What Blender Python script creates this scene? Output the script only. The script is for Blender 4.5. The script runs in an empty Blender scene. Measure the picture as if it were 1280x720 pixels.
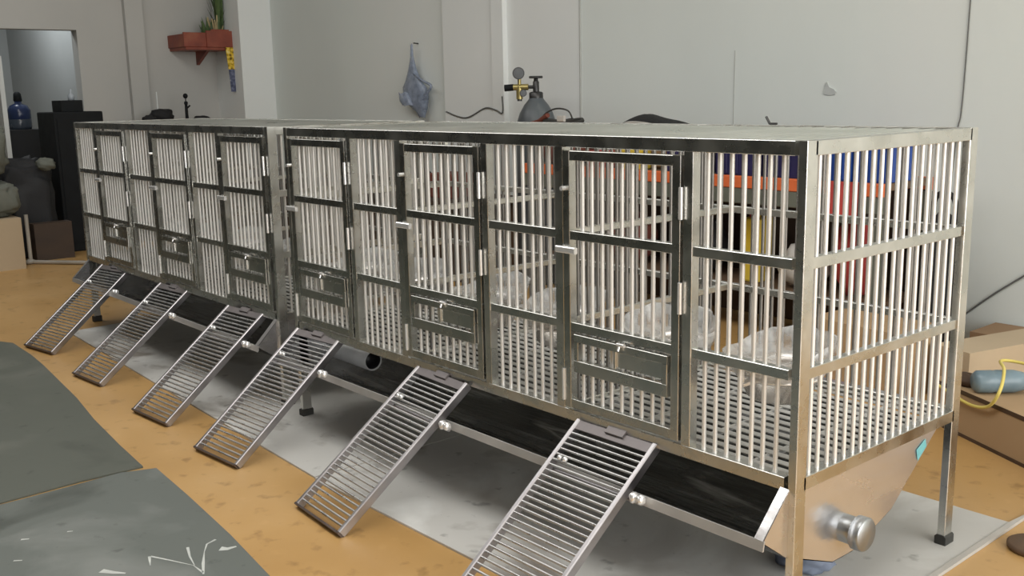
import bpy, math, random
from mathutils import Vector, Matrix, noise
random.seed(7)
PI = math.pi
sc = bpy.context.scene
COL = sc.collection

# ------------------------------------------------------------------ materials
def new_mat(name):
    m = bpy.data.materials.new(name); m.use_nodes = True
    nt = m.node_tree
    b = nt.nodes['Principled BSDF']
    return m, nt, b

def ramp_node(nt, stops):
    r = nt.nodes.new('ShaderNodeValToRGB')
    e = r.color_ramp.elements
    e[0].position, e[0].color = stops[0][0], (*stops[0][1], 1)
    e[1].position, e[1].color = stops[-1][0], (*stops[-1][1], 1)
    for p, c in stops[1:-1]:
        n = e.new(p); n.color = (*c, 1)
    return r

def mat(name, stops, scale=6, detail=5, rough=(.5, .6), metal=0.0, bump=0.0, bscale=None, stretch=(1, 1, 1),
        spec=None, coat=0.0, trans=0.0, alpha=1.0, distort=0.0):
    """Principled material coloured by object-space noise."""
    m, nt, b = new_mat(name)
    tc = nt.nodes.new('ShaderNodeTexCoord'); mp = nt.nodes.new('ShaderNodeMapping')
    mp.inputs['Scale'].default_value = stretch
    nt.links.new(tc.outputs['Object'], mp.inputs['Vector'])
    n = nt.nodes.new('ShaderNodeTexNoise')
    n.inputs['Scale'].default_value = scale; n.inputs['Detail'].default_value = detail
    n.inputs['Distortion'].default_value = distort
    nt.links.new(mp.outputs['Vector'], n.inputs['Vector'])
    if len(stops[0]) == 3:
        stops = [(.3, stops[0]), (.7, stops[1])]
    r = ramp_node(nt, stops)
    nt.links.new(n.outputs['Fac'], r.inputs['Fac'])
    nt.links.new(r.outputs['Color'], b.inputs['Base Color'])
    mr = nt.nodes.new('ShaderNodeMapRange')
    mr.inputs['From Min'].default_value = .3; mr.inputs['From Max'].default_value = .7
    mr.inputs['To Min'].default_value = rough[0]; mr.inputs['To Max'].default_value = rough[1]
    nt.links.new(n.outputs['Fac'], mr.inputs['Value']); nt.links.new(mr.outputs['Result'], b.inputs['Roughness'])
    b.inputs['Metallic'].default_value = metal
    if spec is not None: b.inputs['Specular IOR Level'].default_value = spec
    if coat: b.inputs['Coat Weight'].default_value = coat; b.inputs['Coat Roughness'].default_value = .25
    if trans: b.inputs['Transmission Weight'].default_value = trans
    if alpha < 1: b.inputs['Alpha'].default_value = alpha
    if bump:
        n2 = nt.nodes.new('ShaderNodeTexNoise'); n2.inputs['Scale'].default_value = bscale or scale * 4
        n2.inputs['Detail'].default_value = 4
        nt.links.new(mp.outputs['Vector'], n2.inputs['Vector'])
        bp = nt.nodes.new('ShaderNodeBump'); bp.inputs['Strength'].default_value = bump; bp.inputs['Distance'].default_value = .02
        nt.links.new(n2.outputs['Fac'], bp.inputs['Height']); nt.links.new(bp.outputs['Normal'], b.inputs['Normal'])
    return m

M = {}
M['frame'] = mat('brushed_steel_frame', ((.60, .60, .57), (.74, .74, .71)), scale=14, rough=(.20, .36), metal=1, stretch=(1, 1, 1), bump=.02, bscale=60)
M['door_steel'] = mat('door_steel', ((.50, .50, .47), (.62, .62, .59)), scale=14, rough=(.20, .34), metal=1, bump=.02, bscale=60)
M['bar_shaded'] = mat('shaded_bar_steel', ((.31, .30, .285), (.38, .37, .355)), scale=5, rough=(.34, .42), metal=.75)  # same bar steel, darkened for the shade inside the cage
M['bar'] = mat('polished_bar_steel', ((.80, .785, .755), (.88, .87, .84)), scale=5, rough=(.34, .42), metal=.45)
M['slat'] = mat('grate_steel', ((.62, .62, .60), (.76, .76, .74)), scale=18, rough=(.4, .55), metal=.5)
M['ramp'] = mat('ramp_steel', ((.38, .365, .375), (.50, .485, .495)), scale=14, rough=(.34, .48), metal=1)
M['rung'] = mat('ramp_rung_steel', ((.62, .62, .62), (.74, .74, .74)), scale=20, rough=(.22, .36), metal=.85)
M['sheet'] = mat('sheet_steel', ((.72, .71, .72), (.90, .89, .90)), scale=3, rough=(.2, .34), metal=.9, bump=.3, bscale=5, stretch=(1, .5, 1.5))
M['trough'] = mat('dark_reflection_trough_steel', [(.35, (.055, .055, .05)), (.56, (.09, .09, .085)), (.66, (.30, .30, .29)), (.70, (.10, .10, .095))], scale=5, rough=(.18, .34), metal=1, bump=.25, bscale=9, stretch=(.7, 5, 5))  # dark interior and bright streaked reflections painted into the steel colour
M['roofbar'] = mat('roof_bar_steel', ((.58, .61, .58), (.74, .76, .73)), scale=6, rough=(.26, .40), metal=.9)
M['lip'] = mat('trough_lip_steel', ((.46, .45, .43), (.58, .57, .55)), scale=8, rough=(.35, .5), metal=.5)
M['chrome'] = mat('bright_clip_metal', ((.9, .9, .9), (.98, .98, .97)), scale=9, rough=(.12, .25), metal=.6)
M['bowl'] = mat('bowl_steel', ((.70, .66, .62), (.84, .80, .77)), scale=9, rough=(.15, .3), metal=1)
M['rubber'] = mat('black_rubber', ((.02, .02, .018), (.05, .05, .045)), scale=15, rough=(.6, .8))
M['black'] = mat('black_cloth', ((.006, .006, .007), (.018, .018, .02)), scale=9, rough=(.75, .95), bump=.3)
M['blackpl'] = mat('black_plastic', ((.005, .006, .007), (.011, .013, .015)), scale=9, rough=(.6, .75), spec=.2)
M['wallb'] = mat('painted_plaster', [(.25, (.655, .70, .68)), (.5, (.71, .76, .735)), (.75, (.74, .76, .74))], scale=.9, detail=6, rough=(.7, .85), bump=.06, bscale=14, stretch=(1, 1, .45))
M['pill'] = mat('pillar_plaster', [(.25, (.73, .76, .75)), (.75, (.785, .81, .80))], scale=1.4, detail=5, rough=(.7, .85), bump=.05, bscale=14)
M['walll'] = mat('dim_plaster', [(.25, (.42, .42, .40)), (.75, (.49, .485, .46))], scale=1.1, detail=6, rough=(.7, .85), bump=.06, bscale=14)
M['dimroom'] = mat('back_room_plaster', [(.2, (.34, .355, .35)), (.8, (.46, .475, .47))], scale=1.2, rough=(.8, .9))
M['dark'] = mat('dark_wall', [(.2, (.035, .036, .034)), (.8, (.06, .06, .056))], scale=1, rough=(.8, .9))
M['ceil'] = mat('ceiling_paint', [(.2, (.55, .55, .53)), (.8, (.62, .62, .60))], scale=1, rough=(.8, .9))
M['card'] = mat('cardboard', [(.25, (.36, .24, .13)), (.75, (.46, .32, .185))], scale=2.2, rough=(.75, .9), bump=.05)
M['cardd'] = mat('dark_cardboard', [(.25, (.25, .155, .08)), (.75, (.33, .21, .12))], scale=2.2, rough=(.75, .9), bump=.05)  # darker brown, for the carton under the bag and the rearmost one
M['cardp'] = mat('pale_cardboard', [(.25, (.42, .33, .22)), (.75, (.52, .42, .29))], scale=2.2, rough=(.75, .9), bump=.05)
M['tape'] = mat('dark_box_seam', ((.05, .03, .015), (.09, .05, .03)), scale=9, rough=(.6, .8))
M['orange'] = mat('orange_paint', ((.62, .13, .04), (.74, .17, .055)), scale=8, rough=(.45, .6))
M['greypaint'] = mat('grey_green_paint', ((.10, .11, .09), (.15, .16, .13)), scale=8, rough=(.5, .65))
M['blue'] = mat('blue_plastic', ((.01, .045, .25), (.02, .08, .36)), scale=7, rough=(.35, .5))
M['navy'] = mat('navy_plastic', ((.015, .015, .06), (.03, .025, .10)), scale=7, rough=(.4, .55))
M['red'] = mat('red_cloth', ((.33, .03, .03), (.45, .06, .05)), scale=8, rough=(.75, .9))
M['maroon'] = mat('maroon_cloth', ((.13, .035, .025), (.20, .06, .04)), scale=8, rough=(.75, .9))
M['yellow'] = mat('yellow_plastic', ((.55, .38, .03), (.68, .50, .06)), scale=7, rough=(.4, .6))
M['ivory'] = mat('off_white_cloth', ((.42, .40, .37), (.55, .53, .49)), scale=8, rough=(.7, .9))
M['brownpan'] = mat('dark_brown_board', ((.045, .03, .022), (.075, .05, .035)), scale=3, rough=(.6, .8), stretch=(.3, 1, 3))
M['wood'] = mat('brown_wood', ((.10, .06, .035), (.16, .10, .06)), scale=5, rough=(.5, .7), stretch=(8, 1, 1))
M['shrine'] = mat('red_brown_lacquer', [(.3, (.15, .03, .018)), (.55, (.24, .055, .03)), (.75, (.30, .10, .055))], scale=7, rough=(.4, .6))
M['leaf'] = mat('green_leaf', ((.03, .07, .015), (.09, .14, .04)), scale=9, rough=(.5, .7))
M['palm'] = mat('dry_palm_leaf', ((.35, .27, .13), (.50, .42, .24)), scale=9, rough=(.7, .85))
M['gold'] = mat('gold_foil', [(.35, (.10, .06, .01)), (.5, (.75, .50, .03)), (.7, (.85, .70, .25))], scale=38, rough=(.3, .5), metal=.3)
M['foilblue'] = mat('grey_blue_foil', [(.35, (.04, .05, .10)), (.6, (.16, .18, .28)), (.72, (.55, .55, .50))], scale=45, rough=(.3, .5), metal=.2)
M['cyl'] = mat('grey_cylinder_paint', [(.3, (.06, .07, .08)), (.55, (.10, .115, .125)), (.75, (.22, .235, .24))], scale=6, rough=(.35, .5), stretch=(1, 1, .5))
M['brass'] = mat('brass', ((.36, .29, .10), (.55, .46, .20)), scale=14, rough=(.3, .45), metal=.8)
M['dial'] = mat('gauge_dial', ((.08, .085, .09), (.14, .15, .16)), scale=8, rough=(.3, .4))
M['darkmetal'] = mat('dark_steel', ((.05, .05, .05), (.10, .10, .10)), scale=14, rough=(.35, .55), metal=.7)
M['yhose'] = mat('yellow_hose', ((.62, .50, .10), (.74, .62, .18)), scale=12, rough=(.4, .55))
M['greybottle'] = mat('grey_blue_plastic', [(.3, (.10, .155, .19)), (.75, (.22, .30, .345))], scale=9, rough=(.25, .4))
M['cable'] = mat('grey_cable', ((.10, .105, .10), (.15, .15, .145)), scale=12, rough=(.6, .8))
M['crack'] = mat('seam_grey', ((.40, .41, .39), (.46, .47, .45)), scale=12, rough=(.8, .9))  # plain grey of the thin seam lines on the back wall
M['smudge'] = mat('grey_smudge', ((.44, .47, .46), (.52, .55, .54)), scale=12, rough=(.8, .9))
M['chalk'] = mat('white_paint_mark', ((.45, .47, .45), (.62, .64, .61)), scale=22, rough=(.7, .9))
M['sack'] = mat('grey_green_sack', [(.3, (.11, .12, .10)), (.7, (.17, .18, .155))], scale=6, rough=(.8, .95), bump=.2)
M['tarp'] = mat('dark_tarp', [(.3, (.010, .011, .013)), (.7, (.022, .023, .026))], scale=5, rough=(.6, .8), bump=.2)
M['waterblue'] = mat('blue_bottle_plastic', ((.012, .022, .07), (.02, .035, .10)), scale=6, rough=(.15, .3))
M['dimblue'] = mat('dim_bottle_plastic', ((.04, .05, .07), (.07, .085, .11)), scale=6, rough=(.15, .3))
M['paleplastic'] = mat('pale_clear_plastic', ((.30, .34, .38), (.42, .46, .50)), scale=6, rough=(.15, .3))
M['whitewood'] = mat('white_painted_door', ((.60, .62, .60), (.70, .71, .69)), scale=4, rough=(.5, .7))
M['pale_pipe'] = mat('pale_pipe', ((.33, .31, .27), (.45, .42, .37)), scale=6, rough=(.4, .6))
M['dimcloth'] = mat('dim_grey_cloth', [(.3, (.045, .047, .05)), (.7, (.08, .082, .086))], scale=6, rough=(.7, .9))
M['bluecloth'] = mat('blue_grey_cloth', [(.3, (.12, .14, .20)), (.7, (.28, .33, .42))], scale=6, rough=(.7, .9))
M['pipe'] = mat('grey_pipe_steel', ((.30, .32, .34), (.45, .47, .48)), scale=12, rough=(.25, .4), metal=.85)
M['cyan'] = mat('cyan_sticker', ((.12, .38, .42), (.18, .48, .52)), scale=20, rough=(.4, .5))

M['ramptop'] = mat('ramp_top_steel', ((.17, .155, .155), (.25, .23, .23)), scale=12, rough=(.45, .6), metal=.9)
M['palemetal'] = mat('pale_pipe_metal', ((.70, .71, .72), (.85, .86, .87)), scale=9, rough=(.3, .45), metal=.15)
# thin clear plastic wrap
def film(name, color, alpha, rough=.12):
    m, nt, b = new_mat(name)
    tc = nt.nodes.new('ShaderNodeTexCoord'); n = nt.nodes.new('ShaderNodeTexNoise')
    n.inputs['Scale'].default_value = 22; n.inputs['Detail'].default_value = 3
    nt.links.new(tc.outputs['Object'], n.inputs['Vector'])
    mr = nt.nodes.new('ShaderNodeMapRange')
    mr.inputs['From Min'].default_value = .35; mr.inputs['From Max'].default_value = .65
    mr.inputs['To Min'].default_value = alpha[0]; mr.inputs['To Max'].default_value = alpha[1]
    nt.links.new(n.outputs['Fac'], mr.inputs['Value']); nt.links.new(mr.outputs['Result'], b.inputs['Alpha'])
    b.inputs['Base Color'].default_value = (*color, 1)
    b.inputs['Roughness'].default_value = rough
    return m
M['wrap'] = film('clear_plastic_wrap', (.80, .81, .81), (.16, .68))
M['bag'] = film('thin_blue_plastic', (.27, .32, .42), (.45, .92), .3)

# floor: glossy orange-tan paint with wear
def floor_mat():
    m, nt, b = new_mat('orange_tan_floor_paint')
    tc = nt.nodes.new('ShaderNodeTexCoord')
    n = nt.nodes.new('ShaderNodeTexNoise'); n.inputs['Scale'].default_value = 1.6; n.inputs['Detail'].default_value = 7
    nt.links.new(tc.outputs['Object'], n.inputs['Vector'])
    r = ramp_node(nt, [(.25, (.42, .24, .08)), (.5, (.52, .315, .12)), (.75, (.60, .395, .185))])
    nt.links.new(n.outputs['Fac'], r.inputs['Fac'])
    n2 = nt.nodes.new('ShaderNodeTexNoise'); n2.inputs['Scale'].default_value = 17; n2.inputs['Detail'].default_value = 8
    nt.links.new(tc.outputs['Object'], n2.inputs['Vector'])
    r2 = ramp_node(nt, [(.30, (.45, .40, .35)), (.42, (1, 1, 1)), (.62, (1, 1, 1)), (.72, (1.1, 1.12, 1.2))])
    nt.links.new(n2.outputs['Fac'], r2.inputs['Fac'])
    mx = nt.nodes.new('ShaderNodeMix'); mx.data_type = 'RGBA'; mx.blend_type = 'MULTIPLY'
    mx.inputs['Factor'].default_value = .55
    nt.links.new(r.outputs['Color'], mx.inputs['A']); nt.links.new(r2.outputs['Color'], mx.inputs['B'])
    nt.links.new(mx.outputs['Result'], b.inputs['Base Color'])
    mr = nt.nodes.new('ShaderNodeMapRange'); mr.inputs['To Min'].default_value = .2; mr.inputs['To Max'].default_value = .5
    nt.links.new(n.outputs['Fac'], mr.inputs['Value']); nt.links.new(mr.outputs['Result'], b.inputs['Roughness'])
    return m
M['floor'] = floor_mat()

def stained(name, base, stain, pale, scale, rough=(.5, .75), w=.6):
    m, nt, b = new_mat(name)
    tc = nt.nodes.new('ShaderNodeTexCoord')
    n = nt.nodes.new('ShaderNodeTexNoise'); n.inputs['Scale'].default_value = scale; n.inputs['Detail'].default_value = 7
    n.inputs['Distortion'].default_value = .6
    nt.links.new(tc.outputs['Object'], n.inputs['Vector'])
    r = ramp_node(nt, [(.33, stain), (.44, base), (.55, base), (.68, pale)])
    nt.links.new(n.outputs['Fac'], r.inputs['Fac'])
    n2 = nt.nodes.new('ShaderNodeTexNoise'); n2.inputs['Scale'].default_value = scale * 7; n2.inputs['Detail'].default_value = 6
    nt.links.new(tc.outputs['Object'], n2.inputs['Vector'])
    r2 = ramp_node(nt, [(.27, (.35, .35, .35)), (.36, (1, 1, 1)), (.9, (1, 1, 1))])
    nt.links.new(n2.outputs['Fac'], r2.inputs['Fac'])
    mx = nt.nodes.new('ShaderNodeMix'); mx.data_type = 'RGBA'; mx.blend_type = 'MULTIPLY'; mx.inputs['Factor'].default_value = w
    nt.links.new(r.outputs['Color'], mx.inputs['A']); nt.links.new(r2.outputs['Color'], mx.inputs['B'])
    nt.links.new(mx.outputs['Result'], b.inputs['Base Color'])
    mr = nt.nodes.new('ShaderNodeMapRange'); mr.inputs['To Min'].default_value = rough[0]; mr.inputs['To Max'].default_value = rough[1]
    nt.links.new(n.outputs['Fac'], mr.inputs['Value']); nt.links.new(mr.outputs['Result'], b.inputs['Roughness'])
    return m
M['board'] = stained('dusty_grey_board', (.54, .535, .51), (.22, .20, .175), (.74, .75, .73), 2.6)
M['mat'] = stained('grey_green_mat', (.125, .14, .128), (.07, .08, .07), (.20, .213, .20), 3.0, (.5, .7), .5)
M['mat2'] = stained('dark_green_mat', (.094, .104, .086), (.07, .078, .064), (.125, .132, .112), 3.0, (.5, .7), .4)

# ------------------------------------------------------------------ mesh builder
class MB:
    def __init__(s): s.v, s.f, s.sm = [], [], []
    def add(s, vs, fs, smooth=False):
        o = len(s.v); s.v += [tuple(v) for v in vs]
        s.f += [tuple(i + o for i in f) for f in fs]; s.sm += [smooth] * len(fs)
    def box(s, a, b, c=0.0):
        """axis box from corner a to corner b, edges chamfered along its longest axis"""
        a, b = Vector(a), Vector(b)
        d = b - a; ax = max(range(3), key=lambda i: d[i])
        mid = (a + b) / 2
        p0 = mid.copy(); p1 = mid.copy(); p0[ax] = a[ax]; p1[ax] = b[ax]
        up = Vector((0, 0, 1)) if ax != 2 else Vector((0, 1, 0))
        o = [i for i in range(3) if i != ax]
        upi = 2 if ax != 2 else 1
        wi = [i for i in o if i != upi][0]
        s.bar(p0, p1, d[wi], d[upi], up, c)
    def bar(s, p0, p1, w, h, up=(0, 0, 1), c=0.0):
        p0, p1 = Vector(p0), Vector(p1); t = (p1 - p0).normalized()
        up = Vector(up); sd = t.cross(up)
        if sd.length < 1e-5: sd = t.cross(Vector((1, 0, 0)))
        sd.normalize(); u = sd.cross(t).normalized()
        w /= 2; h /= 2
        c = min(c, w * .8, h * .8)
        if c > 0: pts = [(-w + c, -h), (w - c, -h), (w, -h + c), (w, h - c), (w - c, h), (-w + c, h), (-w, h - c), (-w, -h + c)]
        else: pts = [(-w, -h), (w, -h), (w, h), (-w, h)]
        n = len(pts)
        vs = [p0 + sd * x + u * y for x, y in pts] + [p1 + sd * x + u * y for x, y in pts]
        fs = [tuple(range(n))[::-1], tuple(range(n, 2 * n))] + [(i, (i + 1) % n, n + (i + 1) % n, n + i) for i in range(n)]
        s.add(vs, [f[::-1] for f in fs])
    def rod(s, p0, p1, r, n=8, r1=None, cap=True):
        p0, p1 = Vector(p0), Vector(p1); t = (p1 - p0).normalized()
        a = t.orthogonal().normalized(); b = t.cross(a)
        r1 = r if r1 is None else r1
        vs = [p0 + (a * math.cos(2 * PI * i / n) + b * math.sin(2 * PI * i / n)) * r for i in range(n)]
        vs += [p1 + (a * math.cos(2 * PI * i / n) + b * math.sin(2 * PI * i / n)) * r1 for i in range(n)]
        s.add(vs, [(i, (i + 1) % n, n + (i + 1) % n, n + i) for i in range(n)], True)
        if cap:
            s.add(vs, [tuple(range(n))[::-1], tuple(range(n, 2 * n))])
    def tube(s, pts, r, n=8, taper=None):
        pts = [Vector(p) for p in pts]; m = len(pts); rings = []; prev = None
        for k, p in enumerate(pts):
            t = (pts[min(k + 1, m - 1)] - pts[max(k - 1, 0)]).normalized()
            a = t.orthogonal().normalized() if prev is None else (prev - t * prev.dot(t)).normalized()
            prev = a; b = t.cross(a); rr = r if taper is None else r * taper[k]
            rings += [p + (a * math.cos(2 * PI * i / n) + b * math.sin(2 * PI * i / n)) * rr for i in range(n)]
        fs = [(k * n + i, k * n + (i + 1) % n, (k + 1) * n + (i + 1) % n, (k + 1) * n + i) for k in range(m - 1) for i in range(n)]
        s.add(rings, fs, True); s.add(rings[:n] + rings[-n:], [tuple(range(n))[::-1], tuple(range(n, 2 * n))])
    def lathe(s, prof, c=(0, 0, 0), axis='z', n=24, ang=2 * PI, cap=False):
        c = Vector(c); vs = []
        for r, h in prof:
            for i in range(n):
                q = 2 * PI * i / n; x, y = r * math.cos(q), r * math.sin(q)
                vs.append(c + (Vector((x, y, h)) if axis == 'z' else Vector((h, x, y)) if axis == 'x' else Vector((x, -h, y))))
        m = len(prof)
        fs = [(k * n + i, k * n + (i + 1) % n, (k + 1) * n + (i + 1) % n, (k + 1) * n + i) for k in range(m - 1) for i in range(n)]
        s.add(vs, fs, True)
        if cap: s.add(vs[:n] + vs[-n:], [tuple(range(n))[::-1], tuple(range(n, 2 * n))])
    def prism(s, poly, h0, h1, axis='z'):
        """extrude a 2-D polygon: axis z (x,y)->z ; axis x (y,z)->x ; axis y (x,z)->y"""
        def P(p, h): return (p[0], p[1], h) if axis == 'z' else (h, p[0], p[1]) if axis == 'x' else (p[0], h, p[1])
        n = len(poly); vs = [P(p, h0) for p in poly] + [P(p, h1) for p in poly]
        s.add(vs, [tuple(range(n))[::-1], tuple(range(n, 2 * n))] + [(i, (i + 1) % n, n + (i + 1) % n, n + i) for i in range(n)])
    def blob(s, c, r, amp=.2, fr=2.0, seed=0, nu=28, nv=16, flat=None, sharp=False, pw=1.0):
        c = Vector(c); vs = []
        for j in range(nv + 1):
            th = PI * j / nv
            for i in range(nu):
                ph = 2 * PI * i / nu
                d = Vector((math.sin(th) * math.cos(ph), math.sin(th) * math.sin(ph), math.cos(th)))
                q = noise.noise(d * fr + Vector((seed * 7.3, seed * 3.1, seed))) + .5 * noise.noise(d * fr * 2.3 + Vector((seed, 5, 9)))
                if sharp: q = 1 - 2 * abs(q)
                k = 1 + amp * q
                if pw != 1: d = Vector([math.copysign(abs(t) ** pw, t) for t in d])
                p = c + Vector((d.x * r[0] * k, d.y * r[1] * k, d.z * r[2] * k))
                if flat is not None and p.z < flat: p.z = flat
                vs.append(p)
        fs = [(j * nu + i, (j + 1) * nu + i, (j + 1) * nu + (i + 1) % nu, j * nu + (i + 1) % nu) for j in range(nv) for i in range(nu)]
        s.add(vs, fs, not sharp)
    def ribbon(s, pts, w, z):
        pts = [Vector((p[0], p[1], z)) for p in pts]; L, R = [], []
        for k, p in enumerate(pts):
            t = (pts[min(k + 1, len(pts) - 1)] - pts[max(k - 1, 0)]).normalized()
            nn = Vector((-t.y, t.x, 0)); ww = w * (.6 + .4 * math.sin(k * 2.1 + 1))
            L.append(p + nn * ww / 2); R.append(p - nn * ww / 2)
        n = len(pts); s.add(L + R, [(i, n + i, n + i + 1, i + 1) for i in range(n - 1)])
    def build(s, name, m, parent=None, loc=None, rot=None, bevel=0):
        me = bpy.data.meshes.new(name); me.from_pydata(s.v, [], s.f); me.update()
        for p, q in zip(me.polygons, s.sm): p.use_smooth = q
        me.materials.append(M[m] if isinstance(m, str) else m)
        o = bpy.data.objects.new(name, me); COL.objects.link(o)
        if parent: o.parent = parent
        if loc: o.location = loc
        if rot: o.rotation_euler = rot
        if bevel:
            b = o.modifiers.new('bevel', 'BEVEL'); b.width = bevel; b.segments = 2; b.limit_method = 'ANGLE'
        return o

def thing(name, label, cat, loc=(0, 0, 0), rz=0.0, group=None):
    o = bpy.data.objects.new(name, None); COL.objects.link(o)
    o.empty_display_size = .05
    o.location = loc; o.rotation_euler = (0, 0, rz)
    return tag(o, label, cat, group)
def tag(o, label, cat, group=None, kind=None):
    o['label'] = label; o['category'] = cat
    if group: o['group'] = group
    if kind: o['kind'] = kind
    return o
def struct(o, label=None, cat=None):
    o['kind'] = 'structure'
    if label: o['label'] = label
    if cat: o['category'] = cat
    return o
def one(name, label, cat, mb, m, group=None, **kw):
    return tag(mb.build(name, m, **kw), label, cat, group)
def copy_tree(o, parent=None):
    c = o.copy(); COL.objects.link(c); c.parent = parent
    for ch in list(o.children): copy_tree(ch, c)
    return c
def spline(pts, k=8):
    pts = [Vector(p) for p in pts]; out = []
    for i in range(len(pts) - 1):
        p0, p1, p2, p3 = pts[max(i - 1, 0)], pts[i], pts[i + 1], pts[min(i + 2, len(pts) - 1)]
        for j in range(k):
            t = j / k
            out.append(.5 * ((2 * p1) + (p2 - p0) * t + (2 * p0 - 5 * p1 + 4 * p2 - p3) * t * t + (3 * p1 - p0 - 3 * p2 + p3) * t ** 3))
    return out + [pts[-1]]

# ------------------------------------------------------------------ camera
F, CX, CY, CZ, YAW, PITCH, ROLL = 1253.908, .94709, -1.44448, .98748, .868018, -.192062, .020996
cy_, sy_ = math.cos(YAW), math.sin(YAW); cp, sp = math.cos(PITCH), math.sin(PITCH); cr, sr = math.cos(ROLL), math.sin(ROLL)
R = Matrix(((cy_, -sy_, 0), (sy_, cy_, 0), (0, 0, 1))) @ Matrix(((1, 0, 0), (0, cp, -sp), (0, sp, cp))) @ Matrix(((cr, 0, sr), (0, 1, 0), (-sr, 0, cr)))
cam = bpy.data.cameras.new('camera'); camo = bpy.data.objects.new('camera', cam); COL.objects.link(camo)
rt, fw, up = R.col[0], R.col[1], R.col[2]
mw = Matrix(((rt.x, up.x, -fw.x, CX), (rt.y, up.y, -fw.y, CY), (rt.z, up.z, -fw.z, CZ), (0, 0, 0, 1)))
camo.matrix_world = mw
cam.sensor_width = 36; cam.lens = F / 1280 * 36; cam.clip_start = .05
sc.camera = camo

# ------------------------------------------------------------------ room shell
WY, WX = 2.25, -6.6
b = MB(); b.box((-9.2, -4.6, -.1), (4.2, 2.4, 0)); struct(b.build('floor', 'floor'))
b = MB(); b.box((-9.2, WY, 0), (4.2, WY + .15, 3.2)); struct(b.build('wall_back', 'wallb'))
b = MB()
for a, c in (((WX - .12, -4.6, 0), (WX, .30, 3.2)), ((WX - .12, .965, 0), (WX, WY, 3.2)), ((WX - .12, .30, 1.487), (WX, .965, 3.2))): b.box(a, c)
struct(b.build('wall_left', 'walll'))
b = MB(); b.box((-9.2, -4.75, 0), (4.2, -4.6, 3.2)); struct(b.build('wall_front', 'dark'))
b = MB(); b.box((-9.2, -4.6, 3.2), (4.2, 2.4, 3.3)); struct(b.build('ceiling', 'ceil'))
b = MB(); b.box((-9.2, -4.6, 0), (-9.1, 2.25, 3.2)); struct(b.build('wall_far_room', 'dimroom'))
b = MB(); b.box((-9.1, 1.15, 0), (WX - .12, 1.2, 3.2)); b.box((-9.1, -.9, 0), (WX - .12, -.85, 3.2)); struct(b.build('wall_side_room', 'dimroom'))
# pillars and seams of the back wall, plus an added unseen dark panel
b = MB(); b.box((WX, 1.99, 0), (-6.16, WY, 3.2)); struct(b.build('trim_1', 'pill'))
b = MB(); b.box((-3.965, WY - .03, 0), (-3.50, WY, 3.2)); struct(b.build('trim_2', 'pill'))
b = MB(); b.box((-3.50, WY - .042, 0), (-3.40, WY, 3.2)); struct(b.build('trim_3', 'pill'))
b = MB(); b.box((-3.40, WY - .008, 0), (-2.83, WY, 3.2)); struct(b.build('trim_4', 'pill'))
b = MB(); b.box((WX, 1.30, 0), (WX + .05, 1.43, 3.2)); struct(b.build('trim_5', 'walll'))
b = MB(); b.tube([(-1.86, WY - .001, 1.15), (-1.862, WY - .001, .9), (-1.858, WY - .001, .5)], .0018, 6); struct(b.build('trim_6', 'crack'))
b = MB(); b.box((-2.832, WY - .010, 0), (-2.826, WY, 3.2)); struct(b.build('trim_9', 'crack'))
b = MB(); b.box((WX, 1.495, 0), (WX + .006, 1.502, 1.05)); struct(b.build('trim_7', 'pill'))
b = MB(); b.box((WX, -4.6, 0), (WX + .03, -.35, 2.6))
for k in range(26): b.box((WX + .03, -4.6, .1 * k), (WX + .045, -.35, .1 * k + .012))
struct(b.build('unseen_dark_panel', 'dark'))  # slatted panel added out of view, so the cage steel reflects dark
# white door leaf standing open into the back room
b = MB(); b.box((-7.45, .455, 0), (-6.72, .485, 1.31)); d = b.build('door_1', 'whitewood'); struct(d)
b = MB(); b.rod((-6.78, .455, .7), (-6.78, .43, .7), .012); b.rod((-6.78, .43, .7), (-6.88, .43, .7), .009); b.build('door_handle', 'darkmetal', d)

# ------------------------------------------------------------------ cages
L, D, H, LEG = 1.8, .6, .9, .297
TB = .025                                     # corner tube
ZM, ZL = .692, .497                           # middle rails
CH = .0010

def vbars(mb, x0, x1, n, y, z0, z1, r=.004):
    for i in range(n):
        x = x0 + (x1 - x0) * (i + 1) / (n + 1) + random.uniform(-.0012, .0012)
        mb.rod((x, y, z0), (x, y, z1), r, 8, cap=False)
def vbars_y(mb, x, y0, y1, n, z0, z1, r=.004):
    for i in range(n):
        y = y0 + (y1 - y0) * (i + 1) / (n + 1) + random.uniform(-.0012, .0012)
        mb.rod((x, y, z0), (x, y, z1), r, 8, cap=False)

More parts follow.
